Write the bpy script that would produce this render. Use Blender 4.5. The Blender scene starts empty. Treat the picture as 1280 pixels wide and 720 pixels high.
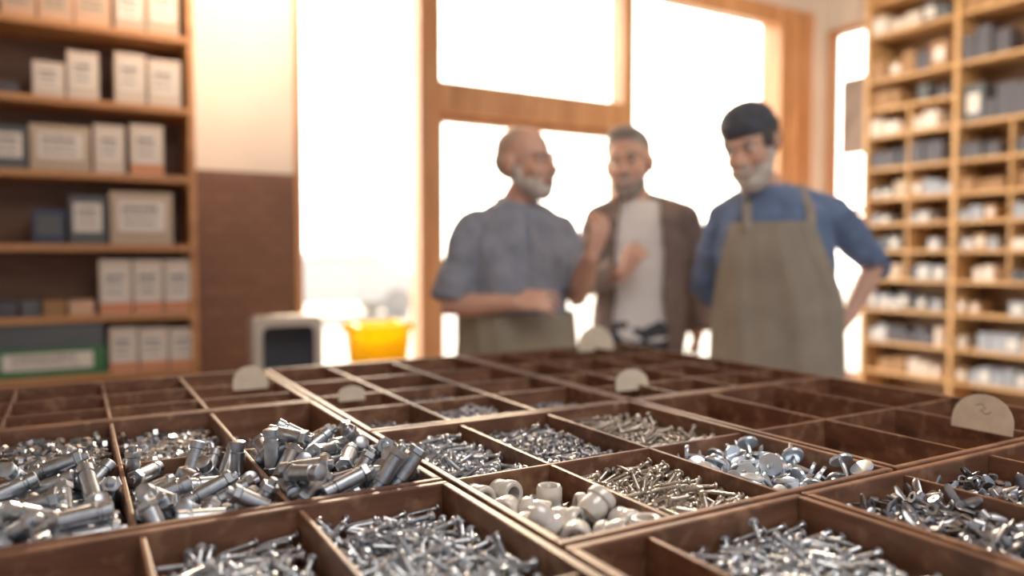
import bpy, bmesh, math, random
from mathutils import Vector, Matrix, Euler
random.seed(7)
scene = bpy.context.scene
COL = scene.collection
R = math.radians

# ------------------------------------------------------------------ materials
def _base(name):
    m = bpy.data.materials.new(name); m.use_nodes = True
    nt = m.node_tree
    return m, nt, nt.nodes["Principled BSDF"]

def mat(name, col, rough=0.6, metal=0.0, var=0.12, scale=12.0, bump=0.0, spec=0.5, bscale=None):
    m, nt, b = _base(name)
    tc = nt.nodes.new("ShaderNodeTexCoord")
    nz = nt.nodes.new("ShaderNodeTexNoise"); nz.inputs["Scale"].default_value = scale
    nz.inputs["Detail"].default_value = 3
    nt.links.new(tc.outputs["Object"], nz.inputs["Vector"])
    cr = nt.nodes.new("ShaderNodeValToRGB")
    cr.color_ramp.elements[0].position = 0.3; cr.color_ramp.elements[1].position = 0.7
    cr.color_ramp.elements[0].color = tuple(max(0, c*(1-var)) for c in col)+(1,)
    cr.color_ramp.elements[1].color = tuple(min(1, c*(1+var)) for c in col)+(1,)
    nt.links.new(nz.outputs["Fac"], cr.inputs["Fac"])
    nt.links.new(cr.outputs["Color"], b.inputs["Base Color"])
    b.inputs["Roughness"].default_value = rough
    b.inputs["Metallic"].default_value = metal
    b.inputs["Specular IOR Level"].default_value = spec
    if bump > 0:
        n2 = nt.nodes.new("ShaderNodeTexNoise"); n2.inputs["Scale"].default_value = bscale or scale*4
        nt.links.new(tc.outputs["Object"], n2.inputs["Vector"])
        bp = nt.nodes.new("ShaderNodeBump"); bp.inputs["Strength"].default_value = bump
        bp.inputs["Distance"].default_value = 0.01
        nt.links.new(n2.outputs["Fac"], bp.inputs["Height"])
        nt.links.new(bp.outputs["Normal"], b.inputs["Normal"])
    return m

def wood(name, c1, c2, stretch=(2, 30, 30), rough=0.45, wear=None):
    m, nt, b = _base(name)
    tc = nt.nodes.new("ShaderNodeTexCoord")
    mp = nt.nodes.new("ShaderNodeMapping"); mp.inputs["Scale"].default_value = stretch
    nt.links.new(tc.outputs["Object"], mp.inputs["Vector"])
    nz = nt.nodes.new("ShaderNodeTexNoise"); nz.inputs["Scale"].default_value = 1.0
    nz.inputs["Detail"].default_value = 6; nz.inputs["Distortion"].default_value = 0.6
    nt.links.new(mp.outputs["Vector"], nz.inputs["Vector"])
    cr = nt.nodes.new("ShaderNodeValToRGB")
    cr.color_ramp.elements[0].position = 0.32; cr.color_ramp.elements[1].position = 0.68
    cr.color_ramp.elements[0].color = c1+(1,); cr.color_ramp.elements[1].color = c2+(1,)
    nt.links.new(nz.outputs["Fac"], cr.inputs["Fac"])
    out = cr.outputs["Color"]
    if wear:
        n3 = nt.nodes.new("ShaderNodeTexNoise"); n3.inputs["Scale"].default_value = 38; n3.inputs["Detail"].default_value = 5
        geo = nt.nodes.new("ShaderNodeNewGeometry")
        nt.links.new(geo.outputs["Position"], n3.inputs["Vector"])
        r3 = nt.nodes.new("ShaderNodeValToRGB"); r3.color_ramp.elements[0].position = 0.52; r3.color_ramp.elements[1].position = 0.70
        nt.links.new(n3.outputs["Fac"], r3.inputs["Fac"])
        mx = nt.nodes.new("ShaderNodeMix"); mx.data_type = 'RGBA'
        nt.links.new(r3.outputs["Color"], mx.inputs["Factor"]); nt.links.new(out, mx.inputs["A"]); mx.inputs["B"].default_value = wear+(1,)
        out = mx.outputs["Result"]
    nt.links.new(out, b.inputs["Base Color"])
    bp = nt.nodes.new("ShaderNodeBump"); bp.inputs["Strength"].default_value = 0.2
    bp.inputs["Distance"].default_value = 0.003
    nt.links.new(nz.outputs["Fac"], bp.inputs["Height"]); nt.links.new(bp.outputs["Normal"], b.inputs["Normal"])
    b.inputs["Roughness"].default_value = rough
    return m

M = {}
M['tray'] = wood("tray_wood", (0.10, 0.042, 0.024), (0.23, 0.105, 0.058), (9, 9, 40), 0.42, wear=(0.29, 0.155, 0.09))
M['traybase'] = wood("tray_base_wood", (0.085, 0.042, 0.027), (0.19, 0.095, 0.058), (4, 30, 30), 0.55)
M['table'] = wood("table_wood", (0.10, 0.045, 0.02), (0.2, 0.1, 0.05), (3, 25, 25), 0.5)
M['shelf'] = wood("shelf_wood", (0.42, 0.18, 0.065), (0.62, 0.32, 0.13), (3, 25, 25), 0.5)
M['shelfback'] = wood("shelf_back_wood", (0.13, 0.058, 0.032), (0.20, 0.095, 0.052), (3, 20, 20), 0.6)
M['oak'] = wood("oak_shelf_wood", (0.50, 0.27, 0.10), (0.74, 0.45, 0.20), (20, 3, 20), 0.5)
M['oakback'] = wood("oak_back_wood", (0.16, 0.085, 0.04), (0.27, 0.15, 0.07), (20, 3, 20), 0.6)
M['frame'] = wood("window_frame_wood", (0.47, 0.22, 0.09), (0.68, 0.36, 0.17), (20, 20, 2), 0.4)
M['steel'] = mat("zinc_steel", (0.58, 0.61, 0.66), 0.28, 1.0, 0.25, 60)
M['steeldk'] = mat("dark_steel", (0.38, 0.39, 0.43), 0.33, 1.0, 0.25, 60)
M['galv'] = mat("galvanised_steel", (0.44, 0.47, 0.52), 0.36, 1.0, 0.2, 80)
M['bronze'] = mat("bronze_tinted_steel", (0.52, 0.48, 0.44), 0.32, 1.0, 0.25, 60)
M['plastic'] = mat("cream_white_plastic", (0.66, 0.63, 0.60), 0.22, 0.15, 0.15, 30)
M['cap'] = mat("white_zinc_cap", (0.66, 0.74, 0.84), 0.22, 0.65, 0.15, 30)
M['card'] = mat("cream_card", (0.70, 0.60, 0.47), 0.8, 0, 0.10, 40)
M['skin'] = mat("skin", (0.66, 0.38, 0.28), 0.5, 0, 0.10, 10)
M['skin2'] = mat("skin_light", (0.70, 0.42, 0.31), 0.5, 0, 0.10, 10)
M['hair'] = mat("grey_hair", (0.32, 0.28, 0.25), 0.75, 0, 0.35, 60, 0.5, bscale=160)
M['darkhair'] = mat("dark_hair", (0.075, 0.065, 0.065), 0.75, 0, 0.35, 60, 0.5, bscale=160)
M['hairwhite'] = mat("white_beard_hair", (0.55, 0.49, 0.44), 0.8, 0, 0.25, 60, 0.5, bscale=160)
M['cropped'] = mat("cropped_hair", (0.50, 0.35, 0.27), 0.7, 0, 0.2, 60, 0.3, bscale=200)
M['eye'] = mat("eye_white", (0.8, 0.78, 0.74), 0.2, 0, 0.02)
M['iris'] = mat("iris_brown", (0.08, 0.05, 0.03), 0.2, 0, 0.1)
M['lip'] = mat("lips", (0.50, 0.21, 0.17), 0.5, 0, 0.08)
M['teeth'] = mat("teeth", (0.85, 0.82, 0.76), 0.3, 0, 0.02)
M['shirt1'] = mat("blue_grey_cotton", (0.24, 0.26, 0.32), 0.85, 0, 0.14, 14, 0.7, bscale=16)  # men's shirt, apron and jacket tones lifted to stand in for backlit haze
M['shirt3'] = mat("denim_blue_cotton", (0.125, 0.185, 0.33), 0.85, 0, 0.2, 14, 0.7, bscale=16)
M['apron1'] = mat("olive_apron_canvas", (0.31, 0.27, 0.205), 0.9, 0, 0.1, 10, 0.5, bscale=12)
M['apron3'] = mat("taupe_apron_canvas", (0.30, 0.26, 0.21), 0.9, 0, 0.1, 10, 0.5, bscale=12)
M['jacket'] = mat("brown_grey_wool", (0.22, 0.165, 0.145), 0.9, 0, 0.15, 14, 0.6, bscale=18)
M['tee'] = mat("white_cotton", (0.84, 0.81, 0.80), 0.85, 0, 0.04, 10, 0.4, bscale=14)
M['trouser'] = mat("dark_trouser_cloth", (0.06, 0.06, 0.075), 0.9, 0, 0.15)
M['shoe'] = mat("dark_leather", (0.04, 0.03, 0.025), 0.5, 0, 0.1)
M['button'] = mat("button_horn", (0.35, 0.3, 0.25), 0.4, 0, 0.1)
M['capcloth'] = mat("dark_cap_cloth", (0.06, 0.065, 0.085), 0.9, 0, 0.25, 30, 0.5, bscale=60)
M['plaster'] = mat("cream_plaster", (0.78, 0.72, 0.65), 0.85, 0, 0.04, 3, 0.1)
M['ceil'] = mat("ceiling_paint", (0.55, 0.42, 0.30), 0.9, 0, 0.04, 3)
M['white'] = mat("white_cardboard", (0.68, 0.59, 0.51), 0.7, 0, 0.04, 8)
M['beige'] = mat("beige_cardboard", (0.52, 0.42, 0.32), 0.75, 0, 0.05, 8)
M['peach'] = mat("peach_cardboard", (0.66, 0.42, 0.29), 0.75, 0, 0.05, 8)
M['slate'] = mat("slate_cardboard", (0.11, 0.125, 0.14), 0.7, 0, 0.08, 8)
M['navy'] = mat("navy_cardboard", (0.045, 0.06, 0.11), 0.6, 0, 0.08, 8)
M['green'] = mat("green_cardboard", (0.05, 0.18, 0.07), 0.6, 0, 0.08, 8)
M['orange'] = mat("orange_print", (0.70, 0.27, 0.12), 0.6, 0, 0.03, 8)
M['ink'] = mat("grey_ink", (0.13, 0.115, 0.12), 0.7, 0, 0.05, 8)
M['paper'] = mat("white_paper", (0.80, 0.75, 0.69), 0.75, 0, 0.02, 8)
M['brownbox'] = mat("brown_cardboard", (0.34, 0.19, 0.09), 0.75, 0, 0.08, 8)
M['greybox'] = mat("grey_blue_box", (0.34, 0.38, 0.44), 0.6, 0, 0.08, 8)
M['posterpaper'] = mat("grey_poster_paper", (0.45, 0.42, 0.40), 0.8, 0, 0.2, 6)
M['darkbox'] = mat("charcoal_box", (0.08, 0.08, 0.10), 0.6, 0, 0.08, 8)
M['casing'] = mat("ivory_plastic", (0.60, 0.54, 0.47), 0.45, 0, 0.03, 8)
M['screen'] = mat("dark_glass_screen", (0.02, 0.02, 0.025), 0.15, 0, 0.05, 8)
M['floor'] = mat("worn_concrete", (0.30, 0.24, 0.19), 0.6, 0, 0.15, 4, 0.1)
M['pave'] = mat("pale_paving", (0.58, 0.56, 0.53), 0.8, 0, 0.10, 1.5)
M['carpaint'] = mat("white_car_paint", (0.92, 0.91, 0.89), 0.5, 0, 0.02, 3)
M['carglass'] = mat("pale_car_glass", (0.66, 0.67, 0.67), 0.3, 0, 0.02, 3)
M['tyre'] = mat("pale_tyre_rubber", (0.5, 0.49, 0.47), 0.8, 0, 0.05, 3)  # car paint, glass and tyre all paled to imitate the street's overexposure

m, nt, b = _base("yellow_translucent_plastic")
b.inputs["Roughness"].default_value = 0.35
nz = nt.nodes.new("ShaderNodeTexNoise"); nz.inputs["Scale"].default_value = 9
cr = nt.nodes.new("ShaderNodeValToRGB"); cr.color_ramp.elements[0].color = (0.98, 0.70, 0.02, 1); cr.color_ramp.elements[1].color = (1.0, 0.84, 0.05, 1)
nt.links.new(nz.outputs["Fac"], cr.inputs["Fac"]); nt.links.new(cr.outputs["Color"], b.inputs["Base Color"])
tl = nt.nodes.new("ShaderNodeBsdfTranslucent"); nt.links.new(cr.outputs["Color"], tl.inputs["Color"])
mx = nt.nodes.new("ShaderNodeMixShader"); mx.inputs[0].default_value = 0.6
nt.links.new(b.outputs[0], mx.inputs[1]); nt.links.new(tl.outputs[0], mx.inputs[2]); nt.links.new(mx.outputs[0], nt.nodes["Material Output"].inputs[0])
M['yellow'] = m

m, nt, b = _base("brown_brick_panel")
tc = nt.nodes.new("ShaderNodeTexCoord"); mp = nt.nodes.new("ShaderNodeMapping")
mp.inputs["Rotation"].default_value = (R(90), 0, 0)
bk = nt.nodes.new("ShaderNodeTexBrick"); bk.inputs["Scale"].default_value = 5.0
bk.inputs["Color1"].default_value = (0.20, 0.10, 0.068, 1); bk.inputs["Color2"].default_value = (0.16, 0.08, 0.056, 1)
bk.inputs["Mortar"].default_value = (0.13, 0.07, 0.05, 1)
nt.links.new(tc.outputs["Object"], mp.inputs["Vector"]); nt.links.new(mp.outputs["Vector"], bk.inputs["Vector"])
nt.links.new(bk.outputs["Color"], b.inputs["Base Color"]); b.inputs["Roughness"].default_value = 0.7
M['panel'] = m
m = bpy.data.materials.new("window_glass"); m.use_nodes = True; nt = m.node_tree
for n in list(nt.nodes): nt.nodes.remove(n)
o = nt.nodes.new("ShaderNodeOutputMaterial"); mx = nt.nodes.new("ShaderNodeMixShader")
tr = nt.nodes.new("ShaderNodeBsdfTransparent"); gl = nt.nodes.new("ShaderNodeBsdfGlossy")
gl.inputs["Roughness"].default_value = 0.02; mx.inputs[0].default_value = 0.05
nt.links.new(tr.outputs[0], mx.inputs[1]); nt.links.new(gl.outputs[0], mx.inputs[2]); nt.links.new(mx.outputs[0], o.inputs[0])
M['glass'] = m

# ------------------------------------------------------------------ mesh builder
class MB:
    def __init__(s): s.v = []; s.f = []; s.m = []
    def box(s, x0, x1, y0, y1, z0, z1, mi=0, T=None):
        b = len(s.v)
        for z in (z0, z1):
            for x, y in ((x0, y0), (x1, y0), (x1, y1), (x0, y1)):
                p = Vector((x, y, z)); s.v.append(T @ p if T else p)
        for f in ((0, 3, 2, 1), (4, 5, 6, 7), (0, 1, 5, 4), (1, 2, 6, 5), (2, 3, 7, 6), (3, 0, 4, 7)):
            s.f.append([b+i for i in f]); s.m.append(mi)
        return s
    def rings(s, rs, cap=True, mi=0, closed=False):
        n = len(rs[0]); b = len(s.v)
        for r in rs: s.v.extend(r)
        k = len(rs)
        for j in range(k if closed else k-1):
            j2 = (j+1) % k
            for i in range(n):
                i2 = (i+1) % n
                s.f.append([b+j*n+i, b+j*n+i2, b+j2*n+i2, b+j2*n+i]); s.m.append(mi)
        if cap and not closed:
            s.f.append([b+i for i in range(n)][::-1]); s.m.append(mi)
            s.f.append([b+(k-1)*n+i for i in range(n)]); s.m.append(mi)
        return s
    def lathe(s, prof, seg=14, mi=0, T=None, closed=False, cap=True):
        rs = []
        for x, r in prof:
            ring = []
            for i in range(seg):
                a = 2*math.pi*i/seg
                p = Vector((x, r*math.cos(a), r*math.sin(a)))
                ring.append(T @ p if T else p)
            rs.append(ring)
        return s.rings(rs, cap, mi, closed)
    def ell(s, c, r, T=None, seg=18, mi=0, rot=None):
        rs = []; c = Vector(c)
        for j in range(1, 12):
            t = math.pi*j/12
            ring = []
            for i in range(seg):
                a = 2*math.pi*i/seg
                p = Vector((r[0]*math.sin(t)*math.cos(a), r[1]*math.sin(t)*math.sin(a), -r[2]*math.cos(t)))
                if rot: p = rot @ p
                p = p+c
                ring.append(T @ p if T else p)
            rs.append(ring)
        return s.rings(rs, True, mi)
    def tube(s, pts, rad, seg=14, flat=1.0, up=None, mi=0, T=None, ends=True):
        P = [Vector(p) for p in pts]; Rr = list(rad); rs = []
        up = Vector(up) if up else Vector((0.13, 0.9, 0.21))
        if ends:
            d0 = (P[0]-P[1]).normalized(); d1 = (P[-1]-P[-2]).normalized()
            P = [P[0]+d0*Rr[0]*0.9, P[0]+d0*Rr[0]*0.6]+P+[P[-1]+d1*Rr[-1]*0.6, P[-1]+d1*Rr[-1]*0.9]
            Rr = [Rr[0]*0.3, Rr[0]*0.8]+Rr+[Rr[-1]*0.8, Rr[-1]*0.3]
        for i in range(len(P)):
            if i == 0: t = P[1]-P[0]
            elif i == len(P)-1: t = P[-1]-P[-2]
            else: t = (P[i+1]-P[i]).normalized()+(P[i]-P[i-1]).normalized()
            t.normalize()
            a = up-t*up.dot(t)
            if a.length < 1e-3: a = Vector((1, 0, 0))-t*t.x
            a.normalize(); bb = t.cross(a)
            ring = []
            for k in range(seg):
                q = 2*math.pi*k/seg
                p = P[i]+a*(Rr[i]*flat*math.cos(q))+bb*(Rr[i]*math.sin(q))
                ring.append(T @ p if T else p)
            rs.append(ring)
        return s.rings(rs, True, mi)
    def mesh(s, name, mats, smooth=True, bevel=0.0):
        me = bpy.data.meshes.new(name)
        me.from_pydata([tuple(p) for p in s.v], [], s.f)
        for mm in mats: me.materials.append(mm)
        for p, mi in zip(me.polygons, s.m): p.material_index = mi; p.use_smooth = smooth
        bm = bmesh.new(); bm.from_mesh(me)
        bmesh.ops.recalc_face_normals(bm, faces=bm.faces)
        if bevel > 0:
            bmesh.ops.bevel(bm, geom=list(bm.edges), offset=bevel, segments=2, affect='EDGES', profile=0.6, clamp_overlap=True)
            for f in bm.faces: f.smooth = False
        bm.to_mesh(me); bm.free()
        return me

def obj(name, me, parent=None, loc=None, mx=None, label=None, cat=None, group=None, kind=None):
    o = bpy.data.objects.new(name, me); COL.objects.link(o)
    if mx is not None: o.matrix_world = mx
    if loc is not None: o.location = loc
    if parent: o.parent = parent
    if label: o["label"] = label
    if cat: o["category"] = cat
    if group: o["group"] = group
    if kind: o["kind"] = kind
    return o

def bx(name, x0, x1, y0, y1, z0, z1, m, parent=None, bevel=0.0, **k):
    cx, cy, cz = (x0+x1)/2, (y0+y1)/2, (z0+z1)/2
    mb = MB().box(x0-cx, x1-cx, y0-cy, y1-cy, z0-cz, z1-cz)
    o = obj(name, mb.mesh(name, [m], False, bevel), None, (cx, cy, cz), **k)
    if parent:
        o.parent = parent; o.location = Vector((cx, cy, cz))-parent.location
    return o

def smooth_angle(me, deg=40):
    try: me.set_sharp_from_angle(angle=R(deg))
    except Exception: pass

# ------------------------------------------------------------------ camera
CAMZ = 1.30; F = 950.0
cam = bpy.data.cameras.new("camera"); camo = bpy.data.objects.new("camera", cam); COL.objects.link(camo)
camo.location = (0, 0, CAMZ); camo.rotation_euler = (R(90-2.41), 0, R(-30))
cam.lens = F/1280*36; cam.sensor_width = 36; cam.clip_start = 0.02; cam.clip_end = 200
cam.dof.use_dof = True; cam.dof.focus_distance = 1.02; cam.dof.aperture_fstop = 1.4
scene.camera = camo

def xw(px, y):
    u = (px-640)/F
    return y*(0.5+0.866*u)/(0.866-0.5*u)
def dw(px, y):
    u = (px-640)/F
    return y/(0.866-0.5*u)
def zw(py, d): return CAMZ+(320-py)/F*d

# ------------------------------------------------------------------ room shell
WY = 3.90; LX = -1.6; RX = 5.0; HC = 3.3; FY = -1.6
bx("floor", LX, RX, FY, WY, -0.1, 0.0, M['floor'], kind="structure")
bx("ceiling", LX, RX, FY, WY, HC, HC+0.1, M['ceil'], kind="structure")
bx("wall_left", LX-0.12, LX, FY, WY+0.15, 0, HC, M['plaster'], kind="structure")
mb = MB()
mb.box(RX, RX+0.12, FY, 3.36, 0, HC); mb.box(RX, RX+0.12, 3.36, WY+0.15, 0, 0.4); mb.box(RX, RX+0.12, 3.36, WY+0.15, 3.0, HC); mb.box(RX, RX+0.12, 3.86, WY+0.15, 0.4, 3.0)
obj("wall_right", mb.mesh("wall_right", [M['plaster']], False), kind="structure")
mb = MB()
mb.box(RX-0.01, RX+0.1, 3.36, 3.39, 0.4, 3.0); mb.box(RX-0.01, RX+0.1, 3.83, 3.86, 0.4, 3.0); mb.box(RX-0.01, RX+0.1, 3.39, 3.83, 0.4, 0.44); mb.box(RX-0.01, RX+0.1, 3.39, 3.83, 2.96, 3.0); mb.box(RX-0.01, RX+0.1, 3.39, 3.83, 1.62, 1.66)
w4 = obj("window_4", mb.mesh("window_4", [M['frame']], False), kind="structure")
obj("glass_pane", MB().box(RX+0.04, RX+0.045, 3.39, 3.83, 0.44, 2.96).mesh("glass_pane", [M['glass']], False), parent=w4)
mb = MB()
mb.box(LX, 0.98, WY, WY+0.15, 0, HC); mb.box(4.82, RX, WY, WY+0.15, 0, HC); mb.box(0.98, 4.82, WY, WY+0.15, 3.08, HC)
obj("wall_back", mb.mesh("wall_back", [M['plaster']], False), kind="structure")
bx("trim_1", LX, 0.975, WY-0.022, WY-0.001, 0.0, 1.71, M['panel'], kind="structure")
def window(name, x0, x1, z0, z1, fl, fr, ft, fb, trans=None):
    y0, y1 = WY+0.01, WY+0.12
    mb = MB()
    mb.box(x0, x0+fl, y0-0.03, y1, z0, z1); mb.box(x1-fr, x1, y0-0.03, y1, z0, z1)
    mb.box(x0+fl, x1-fr, y0, y1-0.01, z1-ft, z1); mb.box(x0+fl, x1-fr, y0, y1-0.01, z0, z0+fb)
    if trans:
        mb.box(x0+fl, x1-fr, y0-0.04, y1-0.01, trans[0], trans[1])
        i = 0.035
        mb.box(x0+fl, x0+fl+i, y0+0.02, y1-0.03, z0+fb, trans[0]); mb.box(x1-fr-i, x1-fr, y0+0.02, y1-0.03, z0+fb, trans[0])
        mb.box(x0+fl+i, x1-fr-i, y0+0.02, y1-0.03, trans[0]-0.045, trans[0])
    w = obj(name, mb.mesh(name, [M['frame']], False), kind="structure")
    g = MB().box(x0+fl, x1-fr, WY+0.065, WY+0.07, z0+fb, z1-ft)
    obj("glass_pane", g.mesh("glass_pane", [M['glass']], False), parent=w)
window("window_1", 0.98, 1.66, 0, 3.08, 0.035, 0.0001, 0.06, 0.25)
window("window_2", 1.66, 3.15, 0, 3.08, 0.125, 0.09, 0.08, 0.15, (2.10, 2.27))
window("window_3", 3.15, 4.47, 0, 3.08, 0.0001, 0.0001, 0.08, 0.15)
mb = MB(); mb.box(4.47, 4.82, WY-0.05, WY+0.14, 0, 3.08); mb.box(4.55, 4.6, WY-0.08, WY-0.05, 0, 3.08); mb.box(4.72, 4.77, WY-0.08, WY-0.05, 0, 3.08)
obj("trim_2", mb.mesh("trim_2", [M['frame']], False), kind="structure")
bx("trim_3", 0.98, 4.82, WY-0.06, WY, 2.97, 3.10, M['frame'], kind="structure")
bx("poster", RX+0.030, RX+0.036, 3.45, 3.76, 2.05, 2.62, M['posterpaper'], label="faded grey paper notice sheet taped to the window glass", cat="poster")
bx("street_ground", -20, 30, WY+0.15, 40, -0.12, -0.02, M['pave'], kind="structure")

# ------------------------------------------------------------------ left shelf
SY0, SY1 = 3.58, 3.87
sx1 = xw(247, SY0); sx0 = -0.78
root = obj("shelving_unit", None, label="warm brown wooden shelving unit stacked with cartons against the wall", cat="shelf")
root.empty_display_size = 0.1; root.location = ((sx0+sx1)/2, (SY0+SY1)/2, 0)
bx("side_panel", sx1-0.028, sx1, SY0, SY1, 0, 2.9, M['shelf'], root, 0.002)
bx("side_panel", sx0, sx0+0.028, SY0, SY1, 0, 2.9, M['shelf'], root, 0.002)
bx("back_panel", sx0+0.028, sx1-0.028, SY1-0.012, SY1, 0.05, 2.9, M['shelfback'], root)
shz = [2.245, 1.94, 1.645, 1.348, 1.055, 0.81, 0.52, 0.2, 2.55, 2.85]
for z in shz:
    bx("shelf_board", sx0+0.028, sx1-0.028, SY0, SY1-0.012, z-0.028, z, M['shelf'], root, 0.0015)

def carton(px0, px1, pyt, z, m, lab, setback=0.015, labelm='paper', stripe=None, style=1, depth=0.17, group=None):
    y = SY0+setback
    x0, x1 = xw(px0, y), xw(px1, y)-0.003
    h = zw(pyt, dw((px0+px1)/2, y))-z
    h = max(h, 0.03)
    o = bx("carton", x0, x1, y, y+depth, z+0.0005, z+h, M[m], bevel=0.0015, label=lab, cat="box", group=group)
    w = x1-x0
    if style:
        lx0, lx1 = x0+w*0.12, x1-w*0.12
        lz0, lz1 = z+h*0.26, z+h*0.84
        bx("paper_label", lx0, lx1, y-0.0012, y+0.0002, lz0, lz1, M[labelm], o)
        mb = MB(); lw = lx1-lx0; lh = lz1-lz0
        rnd = random.Random(int(px0*7+pyt))
        # three rows of small type-like marks, each row one connected run
        for r_ in range(3):
            zz = lz1-lh*(0.14+0.27*r_); hh = lh*(0.20 if r_ == 0 else 0.12)
            top = []; bot = []; xx = lx0+lw*0.1
            while xx < lx1-lw*0.2:
                ww = lw*rnd.uniform(0.04, 0.08); a = rnd.uniform(0.0, 0.35)*hh; c_ = rnd.uniform(0.0, 0.25)*hh
                top += [(xx, zz-a), (xx+ww*.7, zz-a), (xx+ww*.7, zz-hh*.55), (xx+ww, zz-hh*.55)]
                bot += [(xx, zz-hh+c_), (xx+ww*.7, zz-hh+c_), (xx+ww*.7, zz-hh*.62), (xx+ww, zz-hh*.62)]
                xx += ww
            b0 = len(mb.v)
            for t_, q_ in zip(top, bot):
                mb.v += [Vector((t_[0], y-.0018, t_[1])), Vector((q_[0], y-.0018, q_[1]))]
            for i in range(len(top)-1):
                mb.f.append([b0+2*i, b0+2*i+1, b0+2*i+3, b0+2*i+2]); mb.m.append(0)
        c = o.location
        me = mb.mesh("print", [M['ink']], False); me.transform(Matrix.Translation(-c))
        obj("printed_marking", me, parent=o)
    if stripe:
        bx("colour_band", x0+0.001, x1-0.001, y-0.001, y+0.0002, z+h*0.03, z+h*0.2, M[stripe], o)
    return o
g = "cartons on the shelving unit"
W_ = "white carton with a printed label standing on a shelf"
for a, b_, t, m_ in ((10, 54, -20, 'peach'), (56, 100, -12, 'peach'), (101, 146, -18, 'peach')):
    carton(a, b_, t, 2.245, m_, "peach coloured carton on a high shelf", style=1, labelm='beige', group=g)
for a, b_, t in ((150, 189, -10), (190, 230, -14)):
    carton(a, b_, t, 2.245, 'beige', "beige carton with white label on a high shelf", group=g)
for a, b_, t in ((47, 88, 80), (90, 130, 68), (149, 188, 70), (190, 231, 78)):
    carton(a, b_, t, 1.94, 'white', W_, group=g)
carton(6, 30, 105, 1.94, 'darkbox', "small dark carton on a shelf", style=0, group=g)
carton(-14, 39, 158, 1.645, 'slate', "dark grey carton with white label on a shelf", group=g)
carton(41, 118, 158, 1.645, 'beige', "wide beige carton with large white label on a shelf", group=g)
carton(121, 160, 158, 1.645, 'white', W_, stripe=None, group=g)
carton(166, 208, 158, 1.645, 'white', "white carton with an orange lower band on a shelf", stripe='orange', group=g)
carton(42, 84, 262, 1.348, 'navy', "small navy carton on a shelf", style=1, labelm='slate', group=g)
carton(88, 135, 245, 1.348, 'slate', "slate grey carton with pale label on a shelf", group=g)
carton(139, 218, 241, 1.348, 'beige', "large cream carton with printed labels on a shelf", group=g)
for a, b_ in ((124, 165), (166, 204), (205, 243)):
    carton(a, b_, 325, 1.055, 'white', "white carton with orange band standing on a shelf", stripe='orange', group=g)
for i, (a, b_) in enumerate(((-10, 22), (25, 50), (53, 82), (85, 118))):
    carton(a, b_, 376, 1.055, ['darkbox', 'slate', 'brownbox', 'peach'][i], "low small parts carton on a shelf", style=0, group=g)
for a, b_ in ((135, 171), (172, 209), (210, 245)):
    carton(a, b_, 410, 0.81, 'white', "white carton with orange band standing on a lower shelf", stripe='orange', group=g)
o1 = carton(-20, 132, 436, 0.81, 'green', "long green carton lying on a lower shelf", group=g)
o2 = bx("carton", xw(-10, 3.6), xw(128, 3.6), 3.6, 3.75, zw(436, dw(56, 3.595))+0.001, zw(405, dw(56, 3.6)), M['slate'], bevel=0.0015,
        label="dark slate carton lying on top of a green carton", cat="box", group=g)

# ------------------------------------------------------------------ right shelf
QX0, QX1 = 4.70, 4.98
ys = [3.32, 2.71, 2.06, 1.45]
root = obj("shelving_unit", None, label="tall light oak pigeonhole shelving filled with small boxes along the wall", cat="shelf")
root.location = (4.84, 2.4, 0)
for y in ys:
    bx("upright", QX0, QX1, y-0.014, y+0.014, 0, 3.2, M['oak'], root, 0.002)
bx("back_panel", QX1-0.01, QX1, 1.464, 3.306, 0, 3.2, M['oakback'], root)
rz = [0.12, 0.33, 0.53, 0.73, 0.95, 1.15, 1.34, 1.52, 1.69, 1.89, 2.11, 2.29, 2.48, 2.78, 3.0]
for i in range(3):
    for z in rz:
        if i == 1 and z == 2.29: continue
        bx("shelf_board", QX0, QX1-0.01, ys[i+1]+0.014, ys[i]-0.014, z-0.02, z, M['oak'], root, 0.0015)
    for k in (5, 6, 7, 8, 9, 10):
        if i < 2:
            ym = (ys[i]+ys[i+1])/2
            if i == 1 and k == 10: continue
            bx("divider", QX0+0.01, QX1-0.01, ym-0.006, ym+0.006, rz[k], rz[k+1]-0.02, M['oak'], root)
rnd = random.Random(3)
names = {'white': 'white', 'greybox': 'grey blue', 'beige': 'beige', 'darkbox': 'charcoal', 'brownbox': 'brown', 'paper': 'white', 'slate': 'dark slate'}
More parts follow.
